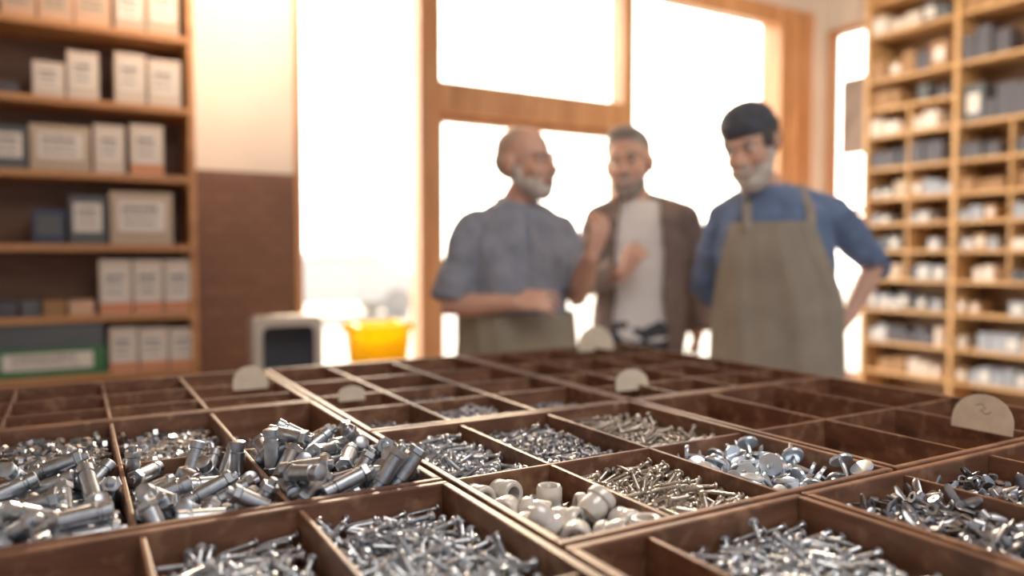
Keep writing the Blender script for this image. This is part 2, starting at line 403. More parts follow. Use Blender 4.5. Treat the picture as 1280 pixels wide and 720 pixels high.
for i in range(3):
    for k in range(2, len(rz)-1):
        gap = rz[k+1]-rz[k]-0.02
        if i == 1 and rz[k] == 2.11: gap += 0.19
        if i == 1 and rz[k] == 2.29: continue
        mid = (i < 2 and k in (5, 6, 7, 8, 9, 10) and not (i == 1 and k == 10)); ym = (ys[i]+ys[i+1])/2
        pal = ['darkbox', 'slate', 'brownbox', 'darkbox', 'greybox', 'white'] if k >= 9 else ['white', 'greybox', 'beige', 'darkbox', 'paper', 'greybox', 'slate', 'brownbox']
        y = ys[i]-0.03
        base = rnd.choice(pal)
        small = k < 9
        while True:
            w = rnd.uniform(0.045, 0.09) if small else rnd.uniform(0.05, 0.12)
            if rnd.random() < 0.4: base = rnd.choice(pal)
            if y-w < ys[i+1]+0.02: break
            if mid and y > ym-0.01 and y-w < ym+0.012: y = ym-0.012; continue
            h = gap*(rnd.uniform(0.35, 0.6) if small else rnd.uniform(0.35, 0.7))
            if rnd.random() < 0.10: y -= w; continue
            sb = 0.01+rnd.random()*0.03
            o = bx("storage_box", QX0+sb, QX0+sb+0.15, y-w, y, rz[k]+0.0005, rz[k]+h, M[base], bevel=0.0015,
                   label="small %s storage box in the pigeonhole shelving" % names[base], cat="box", group="small boxes in the oak shelving")
            if w > 0.05 and base != 'darkbox' and rnd.random() < .6:
                bx("paper_label", QX0+sb-0.001, QX0+sb+0.0002, y-w*0.8, y-w*0.2, rz[k]+h*0.25, rz[k]+h*0.75, M['paper'], o)
            y -= w+0.008

# ------------------------------------------------------------------ table and trays
ZR = 1.02; ZB = 0.955
TX0, TX1, TY0, TY1 = -0.32, 1.53, 0.22, 1.94
root = obj("display_table", None, label="long dark wooden display table carrying the sorting trays", cat="table")
root.location = (0.6, 1.08, 0)
bx("table_top", TX0, TX1, TY0, TY1, 0.91, 0.95, M['table'], root, 0.004)
for x in (TX0+0.05, TX1-0.13):
    for y in (TY0+0.05, TY1-0.13):
        bx("leg", x, x+0.08, y, y+0.08, 0, 0.91, M['table'], root, 0.003)
bx("apron_rail", TX0+0.06, TX1-0.06, TY1-0.08, TY1-0.055, 0.80, 0.91, M['table'], root)
bx("apron_rail", TX0+0.06, TX1-0.06, TY0+0.055, TY0+0.08, 0.80, 0.91, M['table'], root)
trays = [
 (-.30, .398, .25, .855, [-.11, .055, .215], [.55]),
 (-.30, .398, .862, 1.462, [-.11, .05, .21], [1.155]),
 (-.30, .398, 1.469, 1.93, [-.11, .05, .21], [1.60, 1.75]),
 (.405, .735, .25, .60, [.5], []),
 (.405, .932, .607, 1.155, [.56, .735], [.865]),
 (.405, .932, 1.162, 1.93, [.56, .735], [1.36, 1.51, 1.70]),
 (.742, 1.52, .25, .60, [.93, 1.13, 1.33], []),
 (.94, 1.52, .607, 1.155, [1.13, 1.33], [.865]),
 (.94, 1.52, 1.162, 1.93, [1.08, 1.25, 1.40], [1.32, 1.51, 1.72]),
]
TW = 0.010; DW = 0.006
for (x0, x1, y0, y1, xl, yl) in trays:
    t = obj("sorting_tray", None, label="worn brown wooden tray divided into compartments on the table", cat="tray", group="sorting trays on the table")
    t.location = ((x0+x1)/2, (y0+y1)/2, 0.951)
    bx("tray_bottom", x0, x1, y0, y1, 0.951, ZB, M['traybase'], t)
    for (a, b_, c, d) in ((x0, x1, y0, y0+TW), (x0, x1, y1-TW, y1), (x0, x0+TW, y0+TW, y1-TW), (x1-TW, x1, y0+TW, y1-TW)):
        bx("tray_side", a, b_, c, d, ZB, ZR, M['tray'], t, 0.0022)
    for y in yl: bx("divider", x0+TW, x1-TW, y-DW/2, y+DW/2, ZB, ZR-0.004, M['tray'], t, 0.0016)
    ye = [y0+TW]+[y for y in yl]+[y1-TW]
    for x in xl:
        for j in range(len(ye)-1):
            a = ye[j]+(DW/2 if j > 0 else 0); c = ye[j+1]-(DW/2 if j < len(ye)-2 else 0)
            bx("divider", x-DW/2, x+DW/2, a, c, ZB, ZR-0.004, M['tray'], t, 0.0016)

# ------------------------------------------------------------------ fasteners
def thread(x0, x1, r, n, d):
    out = []; st = (x1-x0)/n
    for i in range(n):
        out += [(x0+st*i, r-d), (x0+st*(i+0.5), r)]
    out.append((x1, r-d)); return out
def screw_mesh(name, L, r, hr, m, n=12):
    prof = [(-L/2, 0.0003), (-L/2+0.006, r*0.7)]+thread(-L/2+0.008, L/2-0.010, r, n, r*0.28)+[(L/2-0.006, r*0.85), (L/2-0.0045, r), (L/2-0.0035, hr), (L/2-0.0015, hr*0.92), (L/2, hr*0.5), (L/2-0.001, hr*0.22), (L/2-0.003, 0.0004)]
    me = MB().lathe(prof, 10).mesh(name, [m]); smooth_angle(me); return me
def hexp(mb, x0, x1, r, hole=0.0, mi=0):
    def ring(x, rr, k=6):
        return [Vector((x, rr*math.cos(math.pi/3*i), rr*math.sin(math.pi/3*i))) for i in range(k)]
    if hole > 0:
        mb.rings([ring(x0, hole), ring(x0, r), ring(x1, r), ring(x1, hole)], False, mi, closed=True)
    else:
        mb.rings([ring(x0, r*0.93), ring(x0+0.001, r), ring(x1-0.001, r), ring(x1, r*0.93)], True, mi)
    return mb
me_screw = screw_mesh("screw", 0.043, 0.0030, 0.0060, M['steel'])
me_screwf = screw_mesh("machine_screw", 0.034, 0.0023, 0.0049, M['steeldk'], 10)
me_screwb = screw_mesh("wood_screw", 0.050, 0.0028, 0.0056, M['bronze'], 13)
L = 0.062
prof = [(-L/2, 0.007), (-L/2+0.0015, 0.0100), (-L/2+0.011, 0.0100), (-L/2+0.012, 0.0086), (-L/2+0.015, 0.0086), (-L/2+0.016, 0.0100), (L/2-0.011, 0.0098), (L/2-0.0105, 0.007)]
me_sleeve = MB().lathe(prof, 16).mesh("sleeve", [M['galv']]); smooth_angle(me_sleeve, 30)
mb = MB(); hexp(mb, L/2-0.0105, L/2-0.002, 0.0118); mb.lathe([(L/2-0.003, 0.0056), (L/2+0.004, 0.0054), (L/2+0.005, 0.004)], 12)
me_head = mb.mesh("bolt_head", [M['galv']], False)
mb = MB().lathe(prof, 10); hexp(mb, L/2-0.0105, L/2-0.002, 0.0118); mb.lathe([(L/2-0.003, 0.0056), (L/2+0.005, 0.0054)], 10)
me_anchor = mb.mesh("anchor_bolt", [M['galv']], True); smooth_angle(me_anchor, 30)
k_ = 1.12
prof = [(a*k_, r*k_) for a, r in [(-0.015, 0.0100), (-0.016, 0.0125), (-0.013, 0.0145), (0.000, 0.0145), (0.002, 0.0135), (0.004, 0.0135), (0.006, 0.0160), (0.012, 0.0160), (0.015, 0.0145), (0.016, 0.012), (0.0145, 0.0090), (0.008, 0.0085), (-0.010, 0.0090)]]
me_fit = MB().lathe(prof, 22, closed=True).mesh("pipe_fitting", [M['plastic']]); smooth_angle(me_fit, 50)
mb = MB().lathe([(0.0120, 0.0003), (0.0120, 0.011), (0.0112, 0.0150), (0.0085, 0.0160), (0.0065, 0.0155), (0.0065, 0.003)], 20, 0)
mb.lathe([(0.0068, 0.0034), (-0.012, 0.0032), (-0.018, 0.0004)], 8, 1)
me_cap = mb.mesh("cap_nail", [M['cap'], M['steel']]); smooth_angle(me_cap, 35)
mb = MB(); hexp(mb, -0.003, 0.003, 0.0075, 0.004); me_nut = mb.mesh("hex_nut", [M['steel']], False)
mb = MB().lathe([(-0.006, 0.0035), (-0.006, 0.007), (0.004, 0.0055), (0.004, 0.0035)], 12, closed=True)
for sgn in (1, -1):
    mb.tube([(0.0, 0.004*sgn, 0), (0.005, 0.012*sgn, 0), (0.012, 0.018*sgn, 0)], [0.0045, 0.006, 0.0045], 8, 0.3, up=(0, 0, 1))
me_wing = mb.mesh("wing_nut", [M['steeldk']]); smooth_angle(me_wing, 40)
me_pin = MB().lathe([(-0.045, 0.002), (-0.043, 0.0038), (0.043, 0.0038), (0.045, 0.002)], 12).mesh("steel_pin", [M['steel']])

TR = {'anchor': me_anchor, 'screw': me_screw, 'fine': me_screwf, 'brown': me_screwb, 'fit': me_fit, 'cap': me_cap, 'nut': me_nut, 'wing': me_wing, 'pin': me_pin}
SZ = {'anchor': (.070, .023), 'screw': (.044, .011), 'fine': (.035, .009), 'brown': (.052, .011), 'fit': (.040, .037), 'cap': (.034, .031), 'nut': (.016, .012), 'wing': (.036, .018), 'pin': (.09, .008)}
INFO = {
 'anchor': ("anchor_bolt", "short thick galvanised sleeve anchor bolt lying in a tray compartment", "bolt", "sleeve anchor bolts in the trays"),
 'screw': ("screw", "short zinc plated pan head screw in a tray compartment", "screw", "zinc screws in the trays"),
 'fine': ("machine_screw", "fine dark steel screw in a tray compartment", "screw", "fine screws in the trays"),
 'brown': ("wood_screw", "long warm toned steel screw in a tray compartment", "screw", "long wood screws in the trays"),
 'fit': ("pipe_fitting", "cream white plastic ring fitting in a tray compartment", "plastic fitting", "white plastic fittings in the tray"),
 'cap': ("cap_nail", "nail with a round flat bluish white head in a tray", "nail", "broad headed nails in the tray"),
 'nut': ("hex_nut", "small shiny zinc hex nut in a tray compartment", "nut", "hex nuts in the trays"),
 'wing': ("wing_nut", "dark steel wing nut in a tray compartment", "wing nut", "wing nuts in the tray"),
 'pin': ("steel_pin", "long smooth steel pin in a tray compartment", "pin", "steel pins in the tray"),
}
cells = [
 (-.107, .046, .874, 1.151, 'anchor', 44, .026, 22),
 (.054, .206, .874, 1.151, 'anchor', 38, .024, 20),
 (.214, .386, .874, 1.151, 'anchor', 62, .030, 26),
 (.417, .556, .869, 1.143, 'screw', 90, .038, 190),
 (.564, .731, .869, 1.143, 'fine', 110, .040, 300),
 (.739, .920, .869, 1.143, 'brown', 90, .038, 170),
 (.219, .386, .554, .843, 'screw', 110, .036, 220),
 (.059, .211, .554, .843, 'screw', 70, .034, 170),
 (.504, .723, .262, .588, 'screw', 120, .036, 270),
 (.417, .556, .619, .861, 'fit', 14, .026, 85),
 (.564, .731, .619, .861, 'brown', 95, .036, 160),
 (.739, .920, .619, .861, 'cap', 62, .024, 70),
 (.754, .926, .262, .588, 'wing', 95, .036, 130),
 (.934, 1.126, .262, .588, 'wing', 75, .034, 130),
 (-.107, .046, 1.159, 1.450, 'nut', 90, .042, 360),
 (.054, .206, 1.159, 1.450, 'nut', 80, .036, 320),
 (.214, .386, 1.159, 1.450, 'nut', 20, .006, 60),
 (.417, .556, 1.175, 1.356, 'fine', 40, .028, 120),
 (.564, .731, 1.175, 1.356, 'fine', 60, .040, 170),
 (.739, .920, 1.175, 1.356, 'fine', 50, .030, 120),
 (.417, .556, 1.364, 1.506, 'nut', 14, .004, 24),
 (.564, .731, 1.364, 1.506, 'nut', 40, .034, 200),
 (.739, .920, 1.364, 1.506, 'nut', 30, .024, 150),
 (.054, .206, 1.481, 1.596, 'pin', 14, .014, 16),
]
rnd = random.Random(11)
S = 20.0
items = []; walls = []
for ci, (x0, x1, y0, y1, k, n, bh, bn) in enumerate(cells):
    bk_ = 'wing' if k in ('fit', 'cap') else k  # dark wing nut bed added beneath fittings and caps, standing in for gap shade
    Ln, th = SZ[bk_]
    mb = MB(); src = TR[bk_]
    sv = [v.co.copy() for v in src.vertices]; sf = [tuple(p.vertices) for p in src.polygons]; sm = [p.material_index for p in src.polygons]
    for i in range(bn):
        ax = rnd.uniform(0, 2*math.pi) if k != 'pin' else rnd.uniform(-.5, .5)
        tl = rnd.uniform(-.2, .2)
        hx = abs(math.cos(ax))*Ln/2+th/2*abs(math.sin(ax)); hy = abs(math.sin(ax))*Ln/2+th/2*abs(math.cos(ax))
        hx = min(hx+0.002, (x1-x0)/2-0.001); hy = min(hy+0.002, (y1-y0)/2-0.001)
        zz = ZB+th/2+max(0, bh-th/2)*rnd.random()**0.5
        zz = max(zz, ZB+th/2+abs(math.sin(tl))*Ln/2)
        Tm = Matrix.Translation((rnd.uniform(x0+hx, x1-hx), rnd.uniform(y0+hy, y1-hy), zz)) @ Euler((rnd.uniform(0, 6), tl, ax)).to_matrix().to_4x4()
        b0 = len(mb.v)
        mb.v += [Tm @ p for p in sv]; mb.f += [[b0+q for q in f] for f in sf]; mb.m += sm
    me = bpy.data.meshes.new("loose_pile"); me.from_pydata([tuple(p) for p in mb.v], [], mb.f)
    for mm in src.materials: me.materials.append(mm)
    for p, mi in zip(me.polygons, mb.m): p.material_index = mi; p.use_smooth = bk_ not in ('nut',)
    smooth_angle(me)
    nm = {'anchor': 'bolt_pile', 'screw': 'screw_pile', 'fine': 'screw_pile', 'brown': 'screw_pile', 'nut': 'nut_pile', 'wing': 'wing_nut_pile', 'pin': 'pin_pile'}[bk_]
    o = obj(nm, me, label="bed of loose %s filling a compartment" % INFO[bk_][3].split(' in the')[0], cat=INFO[bk_][2], kind="stuff")
    floorz = ZB+max(bh*0.90, 0.002)
    walls.append((x0, x1, y0, y1, floorz))
    Ln, th = SZ[k]
    per = max(1, int(((x1-x0)/(Ln*0.9)))*int((y1-y0)/(th*2.2)))
    per = min(per, 8)
    for i in range(n):
        layer = i//per; sl = i % per
        yy = y0+(y1-y0)*(sl+0.5)/per
        ang = rnd.uniform(-.5, .5) if k == 'pin' else rnd.uniform(-1.3, 1.3)
        xx = (x0+x1)/2+rnd.uniform(-1, 1)*max(0, (x1-x0)/2-Ln*0.55)
        yy = min(max(yy, y0+th*0.8+Ln*.4), y1-th*0.8-Ln*.4)
        zz = floorz+0.02+layer*max(th*1.5, 0.015)+rnd.random()*0.004
        if k in ('nut', 'fit', 'cap', 'wing'): rot = Euler((rnd.uniform(0, 6), rnd.uniform(-1.2, 1.2), rnd.uniform(0, 6)))
        else: rot = Euler((rnd.uniform(0, 6), rnd.uniform(-.3, .3), ang))
        items.append((k, Vector((xx, yy, zz)), rot))

def simulate():
    tmp = bpy.data.collections.new("simtmp"); COL.children.link(tmp)
    bpy.ops.rigidbody.world_add()
    rw = scene.rigidbody_world
    rw.substeps_per_frame = 8; rw.solver_iterations = 10
    rw.point_cache.frame_start = 1; rw.point_cache.frame_end = 130
    sims = []; sc = {}
    for k, me in TR.items():
        c = me.copy(); c.transform(Matrix.Scale(S, 4)); sc[k] = c
    for k, l, r in items:
        o = bpy.data.objects.new("sim", sc[k]); o.location = l*S; o.rotation_euler = r; tmp.objects.link(o); sims.append(o)
    pas = []
    def pbox(x0, x1, y0, y1, z0, z1):
        c = Vector(((x0+x1)/2, (y0+y1)/2, (z0+z1)/2))*S
        mb = MB().box(-(x1-x0)/2*S, (x1-x0)/2*S, -(y1-y0)/2*S, (y1-y0)/2*S, -(z1-z0)/2*S, (z1-z0)/2*S)
        o = bpy.data.objects.new("pas", mb.mesh("pas", [], False)); o.location = c; tmp.objects.link(o); pas.append(o)
    for (x0, x1, y0, y1, fz) in walls:
        t = 0.0035; zt = 1.5
        pbox(x0-.003, x1+.003, y0-.003, y1+.003, fz-.04, fz)
        pbox(x0-t, x0, y0-t, y1+t, fz-.01, zt); pbox(x1, x1+t, y0-t, y1+t, fz-.01, zt)
        pbox(x0, x1, y0-t, y0, fz-.01, zt); pbox(x0, x1, y1, y1+t, fz-.01, zt)
    bpy.context.view_layer.update()
    for grp, ty in ((sims, 'ACTIVE'), (pas, 'PASSIVE')):
        for o in bpy.context.view_layer.objects: o.select_set(False)
        for o in grp: o.select_set(True)
        bpy.context.view_layer.objects.active = grp[0]
        bpy.ops.rigidbody.objects_add(type=ty)
    for o in sims:
        rb = o.rigid_body; rb.collision_shape = 'CONVEX_HULL'; rb.use_margin = True; rb.collision_margin = 0.008; rb.friction = 0.6; rb.restitution = 0.0
        rb.linear_damping = 0.1; rb.angular_damping = 0.3
    for o in pas:
        rb = o.rigid_body; rb.collision_shape = 'BOX'; rb.use_margin = True; rb.collision_margin = 0.0; rb.friction = 0.6
    for f in range(1, 111): scene.frame_set(f)
    dg = bpy.context.evaluated_depsgraph_get()
    out = []
    for o in sims:
        mw = o.evaluated_get(dg).matrix_world
        out.append((mw.translation.copy()/S, mw.to_quaternion()))
    bpy.ops.rigidbody.world_remove()
    for o in sims+pas: bpy.data.objects.remove(o)
    bpy.data.collections.remove(tmp)
    scene.frame_set(1)
    return out
try:
    res = simulate(); print("SIM OK", len(res))
except Exception as e:
    print("SIM FAILED", e)
    res = [(Vector((l.x, l.y, min(l.z, ZR-0.01))), r.to_quaternion()) for k, l, r in items]
lost = 0; byk = {}
for (k, l0, r0), (l, q) in zip(items, res):
    if not (TX0 < l.x < TX1 and TY0 < l.y < TY1 and ZB-0.005 < l.z < ZR+0.09): lost += 1; continue
    dep = .5*l.x+.866*l.y; lat = .866*l.x-.5*l.y
    px = 640+950*lat/dep; py = 320+950*(CAMZ-l.z)/dep
    vis = 0 if (-40 < px < 1320 and py < 760) else 5
    byk.setdefault(k, []).append((vis+dep, l, q))
for k, lst in byk.items():
    lst.sort(key=lambda t: t[0])
    nm, lab, cat, grp = INFO[k]
    for dep, l, q in lst[:298]:
        mx = Matrix.Translation(l) @ q.to_matrix().to_4x4()
        if k == 'anchor':
            o = obj(nm, None, mx=mx, label=lab, cat=cat, group=grp); o.empty_display_size = 0.02
            obj("sleeve", me_sleeve, parent=o); obj("bolt_head", me_head, parent=o)
        else:
            obj(nm, TR[k], mx=mx, label=lab, cat=cat, group=grp)
    rest = lst[298:]
    if rest:
        mb = MB(); src = TR[k]
        sv = [v.co.copy() for v in src.vertices]; sf = [tuple(p.vertices) for p in src.polygons]
        for dep, l, q in rest:
            T = Matrix.Translation(l) @ q.to_matrix().to_4x4(); b0 = len(mb.v)
            mb.v += [T @ p for p in sv]; mb.f += [[b0+i for i in f] for f in sf]
        me = bpy.data.meshes.new("rest"); me.from_pydata([tuple(p) for p in mb.v], [], mb.f)
        me.materials.append(src.materials[0])
        for p in me.polygons: p.use_smooth = k != 'nut'
        obj(nm+"_heap", me, label="remaining loose %s lying in tray compartments" % grp.split(' in the')[0], cat=cat, kind="stuff")
print("lost", lost, {k: len(v) for k, v in byk.items()})

# card tags leaning on dividers
def tag(x, y, w, h, tilt, yaw, mark=False):
    mb = MB(); n = 18
    pts = [(-w/2, -0.016), (w/2, -0.016)]+[(w/2*math.cos(math.pi*i/n), h*math.sin(math.pi*i/n)) for i in range(n+1)]
    mb.rings([[Vector((a, -0.001, b_)) for a, b_ in pts], [Vector((a, 0.001, b_)) for a, b_ in pts]], True)
    me = mb.mesh("card_tag", [M['card']], False)
    off = Matrix.Rotation(yaw, 3, 'Z') @ Vector((0, -0.0075, 0))
    T = Matrix.Translation(Vector((x, y, ZR+0.001))+off) @ Matrix.Rotation(yaw, 4, 'Z') @ Matrix.Rotation(tilt, 4, 'X')
    o = obj("card_tag", me, mx=T, label="low rounded cream card tag leaning on a tray divider", cat="tag", group="card tags on the trays")
    if mark:
        b2 = MB(); b2.tube([(-.012, -.0014, .026), (-.002, -.0014, .030), (.004, -.0014, .023), (-.004, -.0014, .018), (.006, -.0014, .013), (.014, -.0014, .018)], [.0007]*6, 6, .4)
        obj("ink_mark", b2.mesh("ink_mark", [M['ink']], False), parent=o)
tag(.335, 1.7465, .075, .036, -.15, 0); tag(.487, 1.5065, .055, .014, -.15, 0)
tag(1.405, 1.917, .135, .062, -.15, 0); tag(1.06, 1.316, .090, .030, -.15, 0); tag(1.33, .705, .10, .046, -.15, R(-90), True)

# ------------------------------------------------------------------ desk, monitor, yellow tub
root = obj("side_desk", None, label="low brown wooden desk beneath the shop window", cat="desk"); root.location = (1.2, 3.3, 0)
bx("desk_top", 0.55, 1.9, 3.0, 3.56, 0.73, 0.76, M['table'], root, 0.003)
for x in (0.58, 1.82):
    for y in (3.03, 3.48): bx("leg", x, x+0.05, y, y+0.05, 0, 0.73, M['table'], root)
def monitor(cx, cy, z, yaw):
    o = obj("computer_monitor", None, label="boxy ivory monitor with dark screen on the side desk", cat="monitor")
    o.location = (cx, cy, z); o.rotation_euler = (0, 0, yaw)
    mb = MB()
    def rr2(y, w, h, zc, r=0.03):
        ring = []
        for (sx, sz, a0) in ((1, 1, 0), (-1, 1, 90), (-1, -1, 180), (1, -1, 270)):
            for k in range(5):
                a = R(a0+k*22.5); ring.append(Vector((sx*(w/2-r)+r*math.cos(a), y, zc+sz*(h/2-r)+r*math.sin(a))))
        return ring
    mb.rings([rr2(-0.13, .265, .255, .155), rr2(-0.12, .28, .27, .155), rr2(-.02, .28, .27, .155), rr2(.10, .24, .21, .15), rr2(.16, .20, .17, .145)], True)
    c = obj("monitor_case", mb.mesh("monitor_case", [M['casing']]), parent=o); smooth_angle(c.data, 30)
    mb = MB(); mb.rings([rr2(-.134, .205, .19, .155), rr2(-.128, .205, .19, .155)], True)
    obj("screen", mb.mesh("screen", [M['screen']], False), parent=o)
    mb = MB().lathe([(0, .10), (.012, .10), (.02, .05), (.03, .05)], 20)
    me = mb.mesh("monitor_base", [M['casing']]); me.transform(Matrix.Rotation(R(-90), 4, 'Y'))
    obj("monitor_base", me, parent=o)
monitor(xw(352, 3.25), 3.25, 0.765, R(-2))
tx, ty = xw(472, 3.3), 3.3
o = obj("yellow_tub", None, label="bright yellow open plastic tub on the side desk", cat="tub"); o.location = (tx, ty, 0.761)
mb = MB()
def sqr(z, w, d, r=0.05):
    ring = []
    for (sx, sy, a0) in ((1, 1, 0), (-1, 1, 90), (-1, -1, 180), (1, -1, 270)):
        for k in range(6):
            a = R(a0+k*18); ring.append(Vector((sx*(w/2-r)+r*math.cos(a), sy*(d/2-r)+r*math.sin(a), z+.006*math.sin(a*3+z*20))))
    return ring
mb.rings([sqr(0, .22, .16), sqr(.08, .25, .18), sqr(.20, .265, .20), sqr(.21, .290, .225), sqr(.225, .295, .23), sqr(.235, .285, .22), sqr(.235, .25, .19), sqr(.01, .21, .15)], True)
c = obj("tub_body", mb.mesh("tub_body", [M['yellow']]), parent=o); smooth_angle(c.data, 50)
for sx in (-1, 1):
    b4 = MB().tube([(sx*.142, -.05, .215), (sx*.155, -.045, .20), (sx*.155, .045, .20), (sx*.142, .05, .215)], [.006]*4, 8)
    obj("handle", b4.mesh("handle", [M['yellow']]), parent=o)

# ------------------------------------------------------------------ people
crease = bpy.data.textures.new("crease", 'CLOUDS'); crease.noise_scale = 0.075; crease.noise_depth = 1
def remesh(mb, name, m, vox=0.006, sm=3, fac=0.5, cut=None, wrinkle=0.0):
    me = mb.mesh(name+"_src", [m])
    o = bpy.data.objects.new("tmpr", me); COL.objects.link(o)
    md = o.modifiers.new("r", 'REMESH'); md.mode = 'VOXEL'; md.voxel_size = vox; md.use_smooth_shade = True
    ms = o.modifiers.new("s", 'SMOOTH'); ms.iterations = sm; ms.factor = fac
    if wrinkle:
        mw = o.modifiers.new("w", 'DISPLACE'); mw.texture = crease; mw.strength = wrinkle; mw.mid_level = 0.45; mw.texture_coords = 'LOCAL'
    dg = bpy.context.evaluated_depsgraph_get(); dg.update()
    out = bpy.data.meshes.new_from_object(o.evaluated_get(dg)); out.name = name
    bpy.data.objects.remove(o); bpy.data.meshes.remove(me)
    if cut:
        bm = bmesh.new(); bm.from_mesh(out)
        dl = [f for f in bm.faces if cut(f.calc_center_median())]
        bmesh.ops.delete(bm, geom=dl, context='FACES')
        bm.to_mesh(out); bm.free()
    out.materials.clear(); out.materials.append(m)
    for p in out.polygons: p.use_smooth = True; p.material_index = 0
    return out

def hand(mb, W, D, N, side, curl):
    W = Vector(W); D = Vector(D).normalized(); N = Vector(N); N = (N-D*N.dot(D)).normalized()
    Sd = D.cross(N)*side
    rs = []
    for t, w, h in ((-.02, .026, .021), (0.0, .027, .02), (.03, .035, .018), (.06, .040, .016), (.082, .039, .013), (.092, .034, .009)):
        c = W+D*t
        rs.append([c+Sd*(w*math.cos(2*math.pi*i/16))+N*(h*math.sin(2*math.pi*i/16)) for i in range(16)])
    mb.rings(rs)
    for off, ln, sp in ((.031, .066, .14), (.0105, .073, .03), (-.011, .068, -.06), (-.031, .054, -.18)):
        p = W+D*.070+Sd*off; d = (D+Sd*sp).normalized(); pts = [p]; ang = 0
        p = p+d*0.02; pts.append(p)
        for j, fr in enumerate((.45, .32, .25)):
            ang += curl[j]
            dd = d*math.cos(ang)+N*math.sin(ang)
            p = p+dd*ln*fr*1.05; pts.append(p)
        mb.tube(pts, [.0092, .0088, .0082, .0076, .0064], 10)
    p0 = W+D*.02+Sd*.025+N*.004
    p1 = p0+(D*.55+Sd*.75+N*.35).normalized()*.033
    p2 = p1+(D*.85+Sd*.35+N*.45).normalized()*.030
    p3 = p2+(D*.9+Sd*.0+N*.55).normalized()*.025
    mb.tube([p0, p1, p2, p3], [.0135, .011, .0095, .0075], 10)

